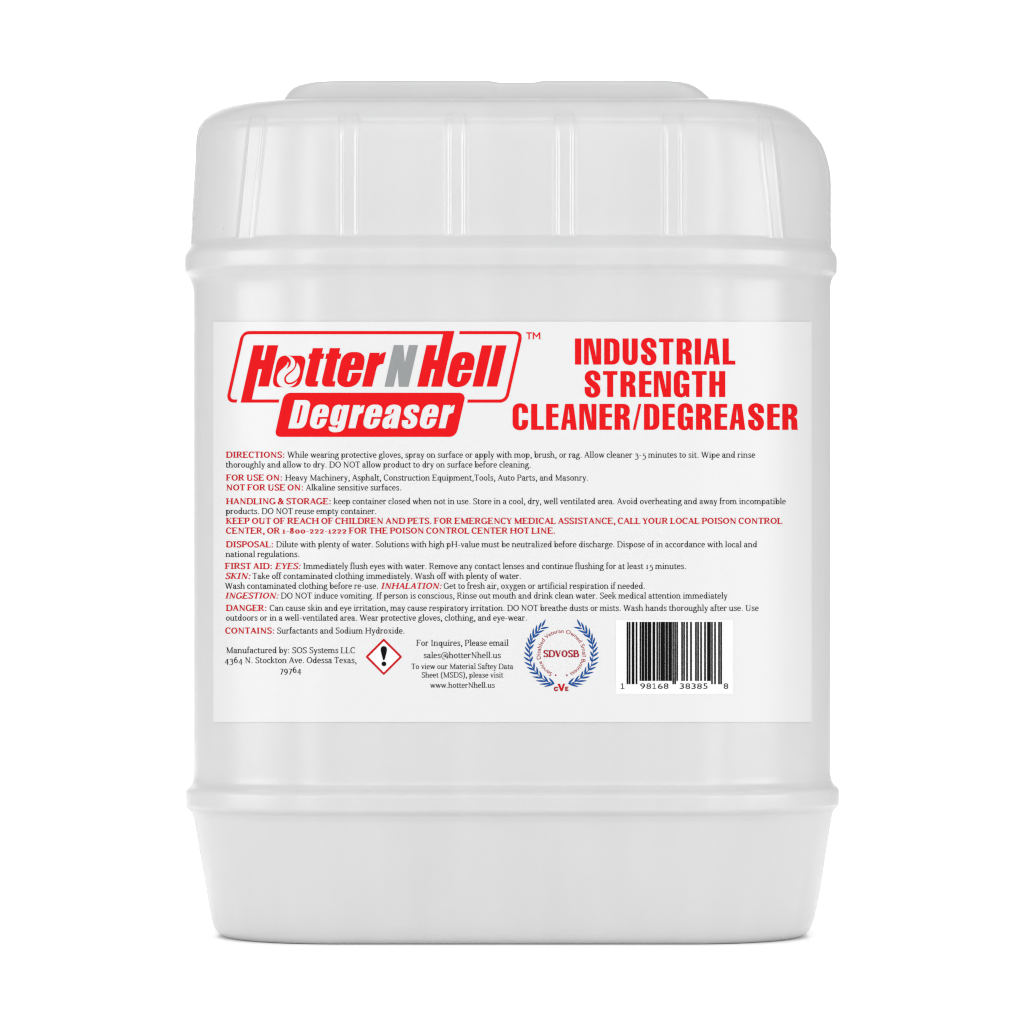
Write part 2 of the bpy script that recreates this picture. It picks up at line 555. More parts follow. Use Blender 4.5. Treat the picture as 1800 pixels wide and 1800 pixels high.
def build_logo():
    fr = Ink()
    fr.add(fill([('+', path('M 265,1594 L 210,1594 Q 120,1590 90,1530 Q 65,1490 75,1425 L 340,235 Q 370,160 430,115 Q 480,85 530,85 L 560,85 L 560,152 L 530,152 Q 460,155 425,200 Q 410,225 400,270 L 140,1420 Q 135,1470 150,1495 Q 170,1527 215,1527 L 278,1527 Z', cA)),
                 ('+', [(440, 582.0), (790, 582.0), (790, 587.65), (440, 587.65)]),
                 ('+', path('M 192,75 L 1215,75 Q 1300,80 1330,130 Q 1352,175 1340,250 L 1112,1260 Q 1090,1330 1050,1365 Q 1000,1407 940,1407 L 330,1407 L 345,1348 L 935,1348 Q 990,1345 1025,1305 Q 1050,1275 1058,1230 L 1278,240 Q 1290,190 1278,165 Q 1262,135 1215,133 L 180,133 Z', cD)),
                 ('+', path('M 1430,97 L 1535,97 L 1535,121 L 1495,121 L 1495,228 L 1470,228 L 1470,121 L 1430,121 Z', cD)),
                 ('+', path('M 1550,97 L 1572,97 L 1621,160 L 1668,97 L 1692,97 L 1692,228 L 1667,228 L 1667,136 L 1625,190 L 1615,190 L 1574,136 L 1574,228 L 1550,228 Z', cD)),
                 ('+', path('M 898,357 L 1112,357 L 1045,652 L 1112,652 L 1240,78 L 1450,78 L 1200,1180 L 988,1180 L 1065,832 L 1000,832 L 922,1180 L 712,1180 Z', cC)),
                 ('+', path('M 620,383 L 845,383 L 775,695 L 845,695 L 912,383 L 1138,383 L 938,1255 L 712,1255 L 797,888 L 725,888 L 585,1527 L 1160,1527 L 1148,1594 L 350,1594 Z', cA))],
                strips=9), M_RED)
    fr.build('logo_frame', 'red slanted logo frame joined to two tall letters H')
    le = Ink()
    le.add(fill([('+', path('M 740,135 L 1300,135 Q 1430,160 1490,250 Q 1540,330 1515,480 L 1380,1110 Q 1330,1330 1230,1440 Q 1120,1555 960,1562 L 770,1562 Q 900,1545 1010,1460 Q 1130,1370 1170,1235 Q 1060,1370 920,1415 Q 830,1440 760,1438 Q 640,1410 590,1310 Q 550,1190 600,1080 Q 650,990 780,890 Q 960,770 1030,640 Q 1080,540 1060,410 Q 1020,270 900,190 Q 830,150 740,135 Z', cG)),
                 ('-', path('M 1140,435 Q 1130,570 1060,700 Q 980,830 830,940 Q 690,1040 655,1130 Q 630,1230 690,1310 Q 750,1375 870,1350 Q 1050,1300 1160,1170 Q 1290,1010 1285,770 Q 1270,590 1140,435 Z', cG)),
                 ('+', path('M 70,1300 Q 75,1150 100,1060 L 235,470 Q 290,260 430,180 Q 540,125 650,130 Q 780,200 850,330 Q 890,450 850,560 Q 800,650 675,740 Q 760,600 770,470 Q 765,420 735,410 Q 720,470 690,520 Q 620,620 500,720 Q 300,880 260,1050 Q 225,1200 260,1330 Q 310,1470 430,1530 Q 480,1555 570,1560 L 300,1565 Q 180,1550 110,1460 Q 70,1390 70,1300 Z', cG))],
                strips=9), M_RED)
    for d in ('M 228,135 L 428,135 L 403,242 L 455,242 L 430,348 L 378,348 L 280,788 L 335,788 L 315,898 L 150,898 Q 95,890 80,840 Q 70,790 85,740 L 178,348 L 138,348 L 160,242 L 203,242 Z',
              'M 562,135 L 765,135 L 742,242 L 790,242 L 768,348 L 712,348 L 615,788 L 672,788 L 652,898 L 490,898 Q 430,890 412,840 Q 402,790 415,740 L 508,348 L 472,348 L 495,242 L 540,242 Z',
              'M 1350,227 L 1548,227 L 1530,300 Q 1580,215 1675,213 L 1618,445 Q 1520,455 1490,510 L 1395,898 L 1195,898 Z'):
        le.add(fill([('+', path(d, cB))], strips=9), M_RED)
    for dx in (0, 193.5):
        fn = lambda x, y: (530 + dx + x / 11.25, 600 + y / 11.25)
        le.add(fill([('+', path(E_OUT, fn)), ('-', path(E_IN, fn))]), M_RED)
    for d in ('M 605,340 L 798,340 L 622,1108 L 427,1108 Z', 'M 868,340 L 1065,340 L 888,1108 L 692,1108 Z'):
        le.add(fill([('+', path(d, cD))]), M_RED)
    le.add(fill([('+', path('M 252,357 L 437,357 L 465,715 L 550,357 L 728,357 L 540,1180 L 350,1180 L 328,815 L 245,1180 L 67,1180 Z', cC))]), M_GREY)
    le.build('logo_lettering', 'slanted red lettering with a flame in the o and a grey N')
    pl = Ink()
    ops = [('+', path('M 32,5.5 L 328,5.5 Q 336,7 337,15 L 324.5,70 Q 321,82 311,83 L 13,83 Q 5,82 5.2,74 L 17.5,18 Q 21,6 32,5.5 Z', crop(480, 685, 1), 10)),
           ('-', path('M 385,182 L 560,182 Q 650,185 658,260 L 595,560 Q 570,640 520,668 Q 480,682 430,682 L 270,682 Z', cE)),
           ('+', path('M 490,270 L 510,270 Q 530,275 525,300 L 465,560 Q 455,590 440,590 L 418,590 Z', cE)),
           ('-', path('M 1160,262 Q 1190,262 1225,300 L 1232,270 L 1348,270 L 1265,640 Q 1245,715 1180,738 Q 1130,750 1080,750 Q 1000,745 980,700 L 975,650 L 1100,650 Q 1100,672 1115,672 Q 1130,670 1135,650 L 1145,605 Q 1110,632 1065,632 Q 1005,625 1003,560 Q 1003,510 1015,460 L 1045,340 Q 1070,270 1160,262 Z', cE)),
           ('+', path('M 1175,350 Q 1185,338 1200,338 Q 1212,345 1205,375 L 1165,540 Q 1155,560 1140,560 Q 1128,555 1132,535 Z', cE)),
           ('-', path('M 1412,270 L 1535,270 L 1528,320 Q 1560,270 1612,270 L 1580,410 Q 1520,415 1503,450 L 1450,678 L 1322,678 Z', cE)),
           ('-', path('M 530,262 Q 620,265 645,310 Q 655,340 648,380 L 585,680 L 462,680 L 468,645 Q 440,688 390,688 Q 325,685 318,625 Q 318,560 345,510 Q 370,475 430,455 Q 500,430 515,395 L 525,360 Q 527,338 510,338 Q 495,340 488,370 L 475,430 L 365,430 Q 375,360 400,315 Q 445,262 530,262 Z', cF)),
           ('+', path('M 497,492 L 470,600 Q 460,612 450,608 Q 438,600 442,580 Q 450,530 497,492 Z', cF)),
           ('-', path('M 880,262 Q 960,268 972,320 L 973,350 L 960,400 L 862,400 L 868,355 Q 862,335 845,340 Q 822,350 822,385 Q 830,410 870,435 Q 935,475 940,520 Q 940,570 920,610 Q 880,688 770,688 Q 690,685 665,630 Q 658,600 668,535 L 780,535 L 770,590 Q 770,612 790,610 Q 815,605 820,565 Q 820,540 775,510 Q 700,460 698,410 Q 700,350 730,310 Q 780,260 880,262 Z', cF)),
           ('-', path('M 1395,270 L 1525,270 L 1515,320 Q 1550,270 1600,268 L 1565,410 Q 1500,415 1482,450 L 1430,678 L 1308,678 Z', cF))]
    for left in (545.2, 639.0, 738.0):
        fn = lambda x, y: (left + (x - 712) / 11.25 * .70, 711.2 + (y - 213) / 11.25 * .688)
        ops += [('-', path(E_OUT, fn)), ('+', path(E_IN, fn))]
    pl.add(fill(ops, strips=9), M_RED)
    pl.build('logo_plate', 'red slanted plate with white product lettering')
build_logo()

# ------------------------------------------------------------------ headline
HEAVY = {  # outline in its own box: x0, x1, top, base
 'S': ((1152, 1397, 742, 1152), [('+', 'M 1275,730 Q 1397,740 1397,850 L 1397,888 L 1305,888 L 1300,830 Q 1298,797 1275,797 Q 1245,800 1245,835 Q 1255,870 1310,905 Q 1397,960 1397,1050 Q 1390,1160 1275,1163 Q 1160,1160 1152,1050 L 1152,993 L 1250,993 L 1250,1060 Q 1255,1098 1275,1098 Q 1303,1095 1305,1060 Q 1305,1025 1240,980 Q 1152,910 1152,840 Q 1160,735 1275,730 Z')]),
 'C': ((12, 255, 1257, 1670), [('+', 'M 132,1247 Q 255,1250 255,1370 L 255,1403 L 160,1403 L 160,1355 Q 158,1315 133,1315 Q 108,1315 108,1360 L 108,1570 Q 108,1613 133,1613 Q 160,1613 160,1570 L 160,1513 L 255,1513 L 255,1560 Q 250,1675 132,1677 Q 12,1672 12,1560 L 12,1365 Q 15,1250 132,1247 Z')]),
 'G': ((12, 255, 1257, 1670), [('+', 'M 132,1247 Q 255,1250 255,1370 L 255,1403 L 160,1403 L 160,1355 Q 158,1315 133,1315 Q 108,1315 108,1360 L 108,1570 Q 108,1613 133,1613 Q 162,1613 160,1560 L 160,1522 L 130,1522 L 130,1460 L 255,1460 L 255,1670 L 205,1670 L 195,1640 Q 170,1677 120,1677 Q 12,1672 12,1560 L 12,1365 Q 15,1250 132,1247 Z')]),
 'N': ((1137, 1412, 227, 635), [('+', 'M 1137,227 L 1270,227 L 1333,515 L 1333,227 L 1412,227 L 1412,635 L 1285,635 L 1213,315 L 1213,635 L 1137,635 Z')]),
 'D': ((1457, 1700, 227, 635), [('+', 'M 1457,227 L 1590,227 Q 1700,235 1700,350 L 1700,510 Q 1700,630 1590,635 L 1457,635 Z'), ('-', 'M 1550,287 Q 1603,285 1603,340 L 1603,530 Q 1603,580 1550,578 Z')]),
 'R': ((0, 246, 0, 410), [('+', 'M 0,0 L 140,0 Q 240,5 240,110 Q 240,190 180,205 Q 235,215 237,290 L 240,370 Q 242,400 248,410 L 150,410 Q 143,390 143,350 L 143,280 Q 143,240 97,240 L 97,410 L 0,410 Z'), ('-', 'M 97,62 Q 145,62 145,115 Q 145,172 97,172 Z')]),
 'A': ((775, 1027, 1257, 1670), [('+', 'M 843,1257 L 972,1257 L 1027,1670 L 930,1670 L 920,1570 L 868,1570 L 855,1670 L 775,1670 Z'), ('-', 'M 895,1325 L 917,1507 L 878,1507 Z')]),
 'U': ((0, 242, 0, 410), [('+', 'M 0,0 L 97,0 L 97,300 Q 97,345 121,345 Q 146,345 146,300 L 146,0 L 242,0 L 242,290 Q 240,417 121,417 Q 2,417 0,290 Z')]),
 'E': ((540, 738, 1257, 1670), [('+', 'M 540,1257 L 738,1257 L 738,1318 L 638,1318 L 638,1412 L 738,1412 L 738,1472 L 638,1472 L 638,1608 L 738,1608 L 738,1670 L 540,1670 Z')]),
 'L': ((300, 505, 1257, 1670), [('+', 'M 300,1257 L 398,1257 L 398,1608 L 505,1608 L 505,1670 L 300,1670 Z')]),
 'T': ((1440, 1672, 742, 1152), [('+', 'M 1440,742 L 1672,742 L 1672,803 L 1603,803 L 1603,1152 L 1507,1152 L 1507,803 L 1440,803 Z')]),
 'H': ((0, 249, 0, 410), [('+', 'M 0,0 L 97,0 L 97,165 L 152,165 L 152,0 L 249,0 L 249,410 L 152,410 L 152,230 L 97,230 L 97,410 L 0,410 Z')]),
 'I': ((0, 98, 0, 410), [('+', 'M 0,0 L 98,0 L 98,410 L 0,410 Z')]),
 '/': ((0, 135, 0, 410), [('+', 'M 92,0 L 135,0 L 43,410 L 0,410 Z')]),
}
def build_headline():
    for word, y0, y1, spans in (
        ('INDUSTRIAL', 75, 213, [(392, 425), (440, 530), (546, 627), (643, 723), (740, 822), (835, 912), (928, 1010), (1024, 1056), (1070, 1155), (1170, 1236)]),
        ('STRENGTH', 247, 384, [(443, 526), (540, 616), (632, 713), (730, 795), (808, 898), (913, 995), (1008, 1086), (1100, 1183)]),
        ('CLEANER/DEGREASER', 420, 557, [(63, 145), (161, 228), (240, 305), (318, 402), (415, 505), (521, 587), (601, 683), (697, 742), (756, 837), (854, 918), (934, 1014), (1030, 1112), (1127, 1193), (1205, 1288), (1303, 1386), (1403, 1468), (1482, 1563)])):
        ink = Ink()
        for ch, (a, b) in zip(word, spans):
            (bx0, bx1, bt, bb), ops = HEAVY[ch]
            fn = lambda x, y: (880 + (a + (x - bx0) / (bx1 - bx0) * (b - a)) / 3, 570 + (y0 + (y - bt) / (bb - bt) * (y1 - y0)) / 3)
            ink.add(fill([(s, path(d, fn)) for s, d in ops], strips=9), M_RED)
        ink.build('headline', 'bold red capitals reading ' + word)
build_headline()

# ------------------------------------------------------------------ serif alphabet, drawn with a pen of two widths
# s x y0 y1 foot head = upright; t = thin upright; h y x0 x1 = thin bar; l x0 y0 x1 y1 V|T = slanted stroke;
# c = curve through points; o cx cy rx ry = round bowl; a cx cy rx ry from to = arc; d x y r = dot; r x0 y0 x1 y1 = block
SERIF = {
 'a': (504, 'c 90,375 130,440 220,463 310,440 345,360 345,200 345,110|d 110,372 50|c 345,290 200,262 105,215 78,130 120,40 200,16 290,50 345,120|c 345,140 355,40 400,16 480,40'),
 'b': (560, 'o 310 238 205 250|s 115 0 757 n f'),
 'c': (454, 'a 250 240 175 228 38 318|d 355,372 50'),
 'd': (575, 'o 250 238 205 250|s 425 0 757 r f'),
 'e': (484, 'a 240 240 170 228 0 318|h 262 80 425'),
 'f': (325, 's 125 0 600 b n|c 125,560 130,680 190,740 260,738 310,705|d 295,690 42|h 462 25 290'),
 'g': (510, 'o 225 318 178 165|c 335,425 390,462 490,450|c 150,180 95,140 110,75 220,55 370,45 440,-40 400,-160 240,-205 90,-175 50,-90 100,-5 170,40'),
 'h': (582, 's 115 0 757 b f|c 115,330 180,425 280,462 385,430 440,320 445,200|s 445 0 280 b n'),
 'i': (293, 's 145 0 481 b f|d 140,660 60'),
 'j': (291, 's 155 -60 481 n f|c 155,-20 150,-140 80,-205 10,-190|d 150,660 60'),
 'k': (535, 's 115 0 757 b f|l 150 190 405 475 T|l 245 290 450 5 V|r 310 449 490 481|r 350 0 535 32'),
 'l': (287, 's 142 0 757 b f'),
 'm': (880, 's 115 0 481 b f|c 115,330 170,425 255,462 350,430 410,320 412,200|s 425 0 280 b n|c 425,330 480,425 565,462 660,430 730,320 735,200|s 740 0 280 b n'),
 'n': (591, 's 115 0 481 b f|c 115,330 180,425 280,462 390,430 445,320 450,200|s 450 0 280 b n'),
 'o': (539, 'o 270 240 235 252'),
 'p': (571, 'o 315 240 210 250|s 115 -217 481 b f'),
 'q': (560, 'o 245 240 205 250|s 425 -217 470 b n'),
 'r': (410, 's 115 0 481 b f|c 115,300 165,415 230,462 330,450|d 345,415 52'),
 's': (432, 'c 345,400 320,450 220,466 125,430 105,345 180,280 290,225 340,150 315,50 210,16 115,35 75,110|r 335 345 365 470|r 55 8 85 135'),
 't': (346, 's 130 110 590 n n|c 130,130 150,28 220,16 325,55|h 462 25 315'),
 'u': (576, 's 115 150 481 n f|c 115,180 135,50 220,18 320,45 415,130|s 430 0 481 r f'),
 'v': (497, 'l 85 481 255 0 V|l 420 481 255 0 T|r 5 449 195 481|r 335 449 492 481'),
 'w': (738, 'l 85 481 240 0 V|l 385 481 245 0 T|l 375 481 530 0 V|l 670 481 535 0 T|r 5 449 195 481|r 290 449 470 481|r 590 449 735 481'),
 'x': (504, 'l 95 481 410 0 V|l 400 481 95 0 T|r 15 449 215 481|r 315 449 485 481|r 10 0 180 32|r 300 0 500 32'),
 'y': (493, 'l 85 481 265 0 V|l 420 481 205 -130 T|c 215,-110 170,-195 70,-195|d 75,-165 45|r 5 449 195 481|r 335 449 490 481'),
 'z': (443, 'r 55 0 400 38|r 50 443 395 481|l 350 470 95 10 V|r 45 350 72 481|r 380 0 408 135'),
 'A': (671, 'l 335 692 75 0 T|l 320 692 575 0 V|h 235 150 480|r 5 0 195 32|r 465 0 668 32'),
 'B': (654, 's 150 0 692 b b|c 150,676 340,676 455,640 490,525 450,400 340,362 150,360|c 330,360 480,350 570,290 580,190 540,60 410,16 150,16'),
 'C': (642, 'a 340 346 265 340 42 318|r 545 480 577 692'),
 'D': (750, 's 150 0 692 b b|c 150,676 380,676 550,620 645,480 655,346 640,200 550,70 380,16 150,16'),
 'E': (653, 's 150 0 692 b b|h 676 60 585|h 16 60 595|h 355 150 430|r 555 530 587 692|r 577 0 610 165|r 410 270 440 440'),
 'F': (600, 's 150 0 692 b b|h 676 60 565|h 345 150 420|r 540 525 572 692|r 400 260 430 430'),
 'G': (726, 'a 350 346 270 340 42 322|s 600 30 290 n b|r 555 480 587 692'),
 'H': (815, 's 160 0 692 b b|s 655 0 692 b b|h 355 160 655'),
 'I': (390, 's 195 0 692 b b'),
 'K': (695, 's 150 0 692 b b|l 180 300 560 680 T|l 290 400 570 10 V|r 455 660 665 692|r 465 0 695 32'),
 'L': (602, 's 150 0 692 b b|h 16 60 555|r 540 0 572 195'),
 'M': (928, 't 165 0 692|r 60 0 280 32|l 155 692 460 20 V|l 765 692 465 20 T|s 765 0 692 b r|r 30 660 190 692'),
 'N': (767, 't 165 0 692|r 60 0 275 32|r 30 660 200 692|l 150 692 605 0 V|t 615 0 692|r 510 660 725 692'),
 'O': (744, 'o 372 346 345 362'),
 'P': (610, 's 150 0 692 b b|c 150,676 350,676 480,630 520,500 470,370 350,325 150,322'),
 'R': (702, 's 150 0 692 b b|c 150,676 350,676 480,635 515,515 470,395 350,350 150,347|l 335 350 590 5 V|r 530 0 700 32'),
 'S': (561, 'c 460,580 425,655 300,686 160,640 110,520 185,420 350,330 462,225 430,80 290,8 150,35 88,140|r 455 500 487 692|r 62 0 94 185'),
 'T': (618, 's 309 0 692 b n|h 676 35 583|r 35 515 66 692|r 552 515 583 692'),
 'U': (757, 's 175 230 692 n b|c 175,260 205,60 380,8 535,60 590,250|t 590 220 692|r 490 660 700 692'),
 'V': (666, 'l 105 692 345 0 V|l 565 692 345 0 T|r 5 660 240 692|r 460 660 665 692'),
 'W': (977, 'l 105 692 315 0 V|l 505 692 315 0 T|l 490 692 695 0 V|l 880 692 695 0 T|r 5 660 240 692|r 395 660 600 692|r 780 660 975 692'),
 'Y': (616, 'l 95 692 310 300 V|l 535 692 315 300 T|s 312 0 330 b n|r 5 660 225 692|r 430 660 612 692'),
 '0': (614, 'o 307 240 255 252'),
 '1': (429, 's 215 0 481 b f'),
 '2': (559, 'c 105,350 150,440 270,466 390,420 400,320 320,200 110,40|r 90 0 470 70'),
 '3': (551, 'c 100,390 180,455 300,462 405,400 395,300 330,235 230,212|c 230,212 390,195 450,90 430,-80 300,-190 160,-195 70,-150'),
 '4': (565, 'l 360 481 75 30 T|h 20 50 520|s 375 -205 481 n n'),
 '5': (528, 'r 150 420 440 481|t 165 200 470|c 160,205 260,262 390,225 445,80 400,-110 250,-192 80,-165'),
 '6': (566, 'o 290 230 220 242|c 110,230 125,430 250,630 440,700'),
 '7': (502, 'r 55 415 470 481|l 420 440 190 -205 V'),
 '8': (596, 'o 298 515 190 178|o 298 185 230 198'),
 '9': (565, 'o 275 245 220 242|c 455,250 440,30 320,-140 110,-212'),
 '.': (270, 'd 135,48 58'), ',': (270, 'd 130,50 58|c 165,50 150,-70 75,-140'), ':': (313, 'd 156,48 58|d 156,420 58'),
 '-': (374, 'r 60 205 315 258'),
 '(': (375, 'c 310,760 175,600 125,300 175,0 310,-180'), ')': (375, 'c 65,760 200,600 250,300 200,0 65,-180'),
 '&': (710, 'c 560,420 470,200 340,45 200,16 90,90 90,200 200,330 340,440 385,560 310,675 215,665 180,560 270,400 420,210 640,10|r 470 400 660 430'),
 '@': (967, 'a 483 260 400 400 -55 270|o 470 270 150 175|c 640,440 600,200 640,110 740,110 850,230 870,330'),
}
STY = {'reg': (108, 62, 58, 72, 1.0, 0.0), 'bold': (178, 88, 82, 84, 1.16, 0.0), 'ital': (170, 84, 74, 70, 1.13, 0.24), 'seal': (205, 92, 84, 70, 1.1, 0.0)}
_cache = {}
def catmull(P, n=6):
    out = []
    for i in range(len(P) - 1):
        p0, p1, p2, p3 = P[max(0, i - 1)], P[i], P[i + 1], P[min(len(P) - 1, i + 2)]
        for k in range(n):
            t = k / n
            out.append(tuple(0.5 * (2 * p1[j] + (p2[j] - p0[j]) * t + (2 * p0[j] - 5 * p1[j] + 4 * p2[j] - p3[j]) * t * t
                                    + (3 * p1[j] - p0[j] - 3 * p2[j] + p3[j]) * t ** 3) for j in (0, 1)))
    out.append(P[-1])
    return out
def hull(p):
    p = sorted(p)
    def half(q):
        h = []
        for a in q:
            while len(h) > 1 and (h[-1][0] - h[-2][0]) * (a[1] - h[-2][1]) - (h[-1][1] - h[-2][1]) * (a[0] - h[-2][0]) <= 0: h.pop()
            h.append(a)
        return h
    return half(p)[:-1] + half(p[::-1])[:-1]
def pen(P, V, T):
    """quads along a centre line, thick on uprights and thin on level runs"""
    L = []
    for i, p in enumerate(P):
        a, b = P[max(0, i - 1)], P[min(len(P) - 1, i + 1)]
        dx, dy = b[0] - a[0], b[1] - a[1]
        m = math.hypot(dx, dy) or 1
        dx, dy = dx / m, dy / m
        w = 0.5 * (T + (V - T) * abs(dy) ** 1.4)
        L.append(((p[0] - dy * w, p[1] + dx * w), (p[0] + dy * w, p[1] - dx * w)))
    return [('+', hull([L[i][0], L[i][1], L[i + 1][1], L[i + 1][0]])) for i in range(len(L) - 1)]
def glyph(ch, style):
    key = (ch, style)
    if key in _cache: return _cache[key]
    V, T, sf, so, wx, sl = STY[style]
    adv, d = SERIF[ch]
    ops = []
    R = lambda x0, y0, x1, y1: ops.append(('+', [(x0, y0), (x1, y0), (x1, y1), (x0, y1)]))
    for part in d.split('|'):
        k, rest = part[0], part[2:]
        n = [float(q) for q in re.findall(r'-?\d+\.?\d*', rest)]
        if k == 's' or k == 't':
            x = n[0] * wx; w = (V if k == 's' else T) / 2; y0, y1 = n[1], n[2]
            R(x - w, y0, x + w, y1)
            if k == 's':
                ft, hd = rest.split()[3:5]
                if ft in 'bl': R(x - w - so, y0, x, y0 + sf)
                if ft in 'br': R(x, y0, x + w + so, y0 + sf)
                if hd in 'bl': R(x - w - so, y1 - sf, x, y1)
                if hd in 'br': R(x, y1 - sf, x + w + so, y1)
                if hd == 'f': ops.append(('+', [(x - w - so * 1.2, y1 - 52), (x, y1 - 60), (x, y1), (x - w - so * 1.2, y1 - 22)]))
        elif k == 'h':
            R(n[1] * wx, n[0] - T / 2, n[2] * wx, n[0] + T / 2)
        elif k == 'r':
            x0, x1 = n[0] * wx, n[2] * wx
            if style != 'reg':
                if n[3] - n[1] < 50: n[3 if n[1] < 300 else 1] += 8 if n[1] < 300 else -8
            R(x0, n[1], x1, n[3])
        elif k == 'l':
            w = (V * 1.06 if rest.strip()[-1] == 'V' else T * 1.1) / 2
            x0, x1 = n[0] * wx, n[2] * wx
            ops.append(('+', [(x0 - w, n[1]), (x0 + w, n[1]), (x1 + w, n[3]), (x1 - w, n[3])]))
        elif k == 'c':
            P = [(n[i] * wx, n[i + 1]) for i in range(0, len(n), 2)]
            ops += pen(catmull(P), V, T)
        elif k == 'a':
            if style != 'reg': n[2] -= 10
            P = [(n[0] * wx + n[2] * wx * math.cos(math.radians(n[4] + (n[5] - n[4]) * i / 26)),
                  n[1] + n[3] * math.sin(math.radians(n[4] + (n[5] - n[4]) * i / 26))) for i in range(27)]
            ops += pen(P, V if ch != '@' else T * 1.3, T)
        elif k == 'o':
            cx, rx = n[0] * wx, n[2] * wx
            vv = V if ch != '@' else V * 0.7
            E = lambda a, b: [(cx + a * math.cos(2 * math.pi * i / 26), n[1] + b * math.sin(2 * math.pi * i / 26)) for i in range(26)]
            ops.append(('+', E(rx, n[3]))); ops.append(('-', E(rx - vv * 1.05, n[3] - T * 1.15)))
        elif k == 'd':
            r = n[2] * (1.0 if style == 'reg' else 1.35)
            ops.append(('+', circ(n[0] * wx, n[1], r, 14)))
    tri = fill([(s, [(x + sl * y, y) for (x, y) in p]) for s, p in ops])
    _cache[key] = (adv * wx, tri)
    return _cache[key]
EM = 15.0
def write(ink, text, style, x0, x1, base, mat, em=EM):
    """set text so that it runs exactly from x0 to x1 on the label"""
    tot = sum(241 if c == ' ' else glyph(c, style)[0] for c in text)
    lead = 30.0
    k = (x1 - x0) / (tot - 2 * lead)
    x = -lead
    for c in text:
        if c == ' ': x += 241; continue
        adv, tri = glyph(c, style)
        ink.add(tri, mat, lambda a, b: (x0 + (x + a) * k, base - b * em / 1000))
        x += adv
    return k * 1000

R_, B_, I_ = ('bold', M_TRED), ('reg', M_BLACK), ('ital', M_TRED)
PARAS = [
 ('paragraph', [(804.6, [(R_, 'DIRECTIONS:', 398.8, 501.3), (B_, 'While wearing protective gloves, spray on surface or apply with mop, brush, or rag. Allow cleaner 3-5 minutes to sit. Wipe and rinse', 505.8, 1326.5)]),
                (821.9, [(B_, 'thoroughly and allow to dry. DO NOT allow product to dry on surface before cleaning.', 398.5, 933.5)])]),
 ('paragraph', [(844.8, [(R_, 'FOR USE ON:', 398.8, 497.2), (B_, 'Heavy Machinery, Asphalt, Construction Equipment,Tools, Auto Parts, and Masonry.', 502, 1034)]),
                (862.1, [(R_, 'NOT FOR USE ON:', 398.8, 534), (B_, 'Alkaline sensitive surfaces.', 538.3, 705.5)])]),
 ('paragraph', [(886.3, [(R_, 'HANDLING & STORAGE:', 398.8, 582.3), (B_, 'keep container closed when not in use. Store in a cool, dry, well ventilated area. Avoid overheating and away from incompatible', 587, 1380)]),
                (903.6, [(B_, 'products. DO NOT reuse empty container.', 398.5, 662)]),
                (920.8, [(R_, 'KEEP OUT OF REACH OF CHILDREN AND PETS. FOR EMERGENCY MEDICAL ASSISTANCE, CALL YOUR LOCAL POISON CONTROL', 398.8, 1374)]),
                (938.0, [(R_, 'CENTER, OR 1-800-222-1222 FOR THE POISON CONTROL CENTER HOT LINE.', 398.8, 976)])]),
 ('paragraph', [(962.0, [(R_, 'DISPOSAL:', 398.8, 481.5), (B_, 'Dilute with plenty of water. Solutions with high pH-value must be neutralized before discharge. Dispose of in accordance with local and', 486.3, 1330)]),
                (979.2, [(B_, 'national regulations.', 398.5, 527)])]),
 ('paragraph', [(1000.2, [(R_, 'FIRST AID:', 397, 479.5), (I_, 'EYES:', 484.5, 528.5), (B_, 'Immediately flush eyes with water. Remove any contact lenses and continue flushing for at least 15 minutes.', 533, 1206)]),
                (1017.6, [(I_, 'SKIN:', 397, 441), (B_, 'Take off contaminated clothing immediately. Wash off with plenty of water.', 445, 916)]),
                (1035.0, [(B_, 'Wash contaminated clothing before re-use.', 397, 665), (I_, 'INHALATION:', 669.5, 776), (B_, 'Get to fresh air, oxygen or artificial respiration if needed.', 780, 1134)]),
                (1052.2, [(I_, 'INGESTION:', 397, 490), (B_, 'DO NOT induce vomiting. If person is conscious, Rinse out mouth and drink clean water. Seek medical attention immediately', 494.5, 1278)])]),
 ('paragraph', [(1073.8, [(R_, 'DANGER:', 398.8, 470), (B_, 'Can cause skin and eye irritation, may cause respiratory irritation. DO NOT breathe dusts or mists. Wash hands thoroughly after use. Use', 475, 1332.5)]),
                (1091.0, [(B_, 'outdoors or in a well-ventilated area. Wear protective gloves, clothing, and eye-wear.', 398.5, 926.5)])]),
 ('paragraph', [(1113.7, [(R_, 'CONTAINS:', 397.5, 483.5), (B_, 'Surfactants and Sodium Hydroxide.', 487.8, 711.5)])]),
 ('address_text', [(1148.1, [(B_, 'Manufactured by: SOS Systems LLC', 398.8, 624.4)]), (1165.6, [(B_, '4364 N. Stockton Ave. Odessa Texas,', 396.4, 627)]), (1182.8, [(B_, '79764', 492.6, 530)])]),
 ('contact_text', [(1135.2, [(B_, 'For Inquires, Please email', 731.9, 893.8)]), (1156.8, [(B_, 'sales@hotterNhell.us', 744.8, 880.3)]),
                   (1176.0, [(B_, 'To view our Material Saftey Data', 723.2, 902)]), (1191.0, [(B_, 'Sheet (MSDS), please visit', 741, 884.6)]), (1208.9, [(B_, 'www.hotterNhell.us', 756.5, 869.6)])]),
]
def build_text():
    for name, lines in PARAS:
        ink = Ink()
        for base, segs in lines:
            for (st, mat), t, a, b in segs:
                em = EM if name != 'contact_text' or base < 1160 else 13.4
                k = write(ink, t, st, a, b, base, mat, em)
                print('em %5.2f  %s' % (k, t[:30]))
        ink.build(name)
build_text()

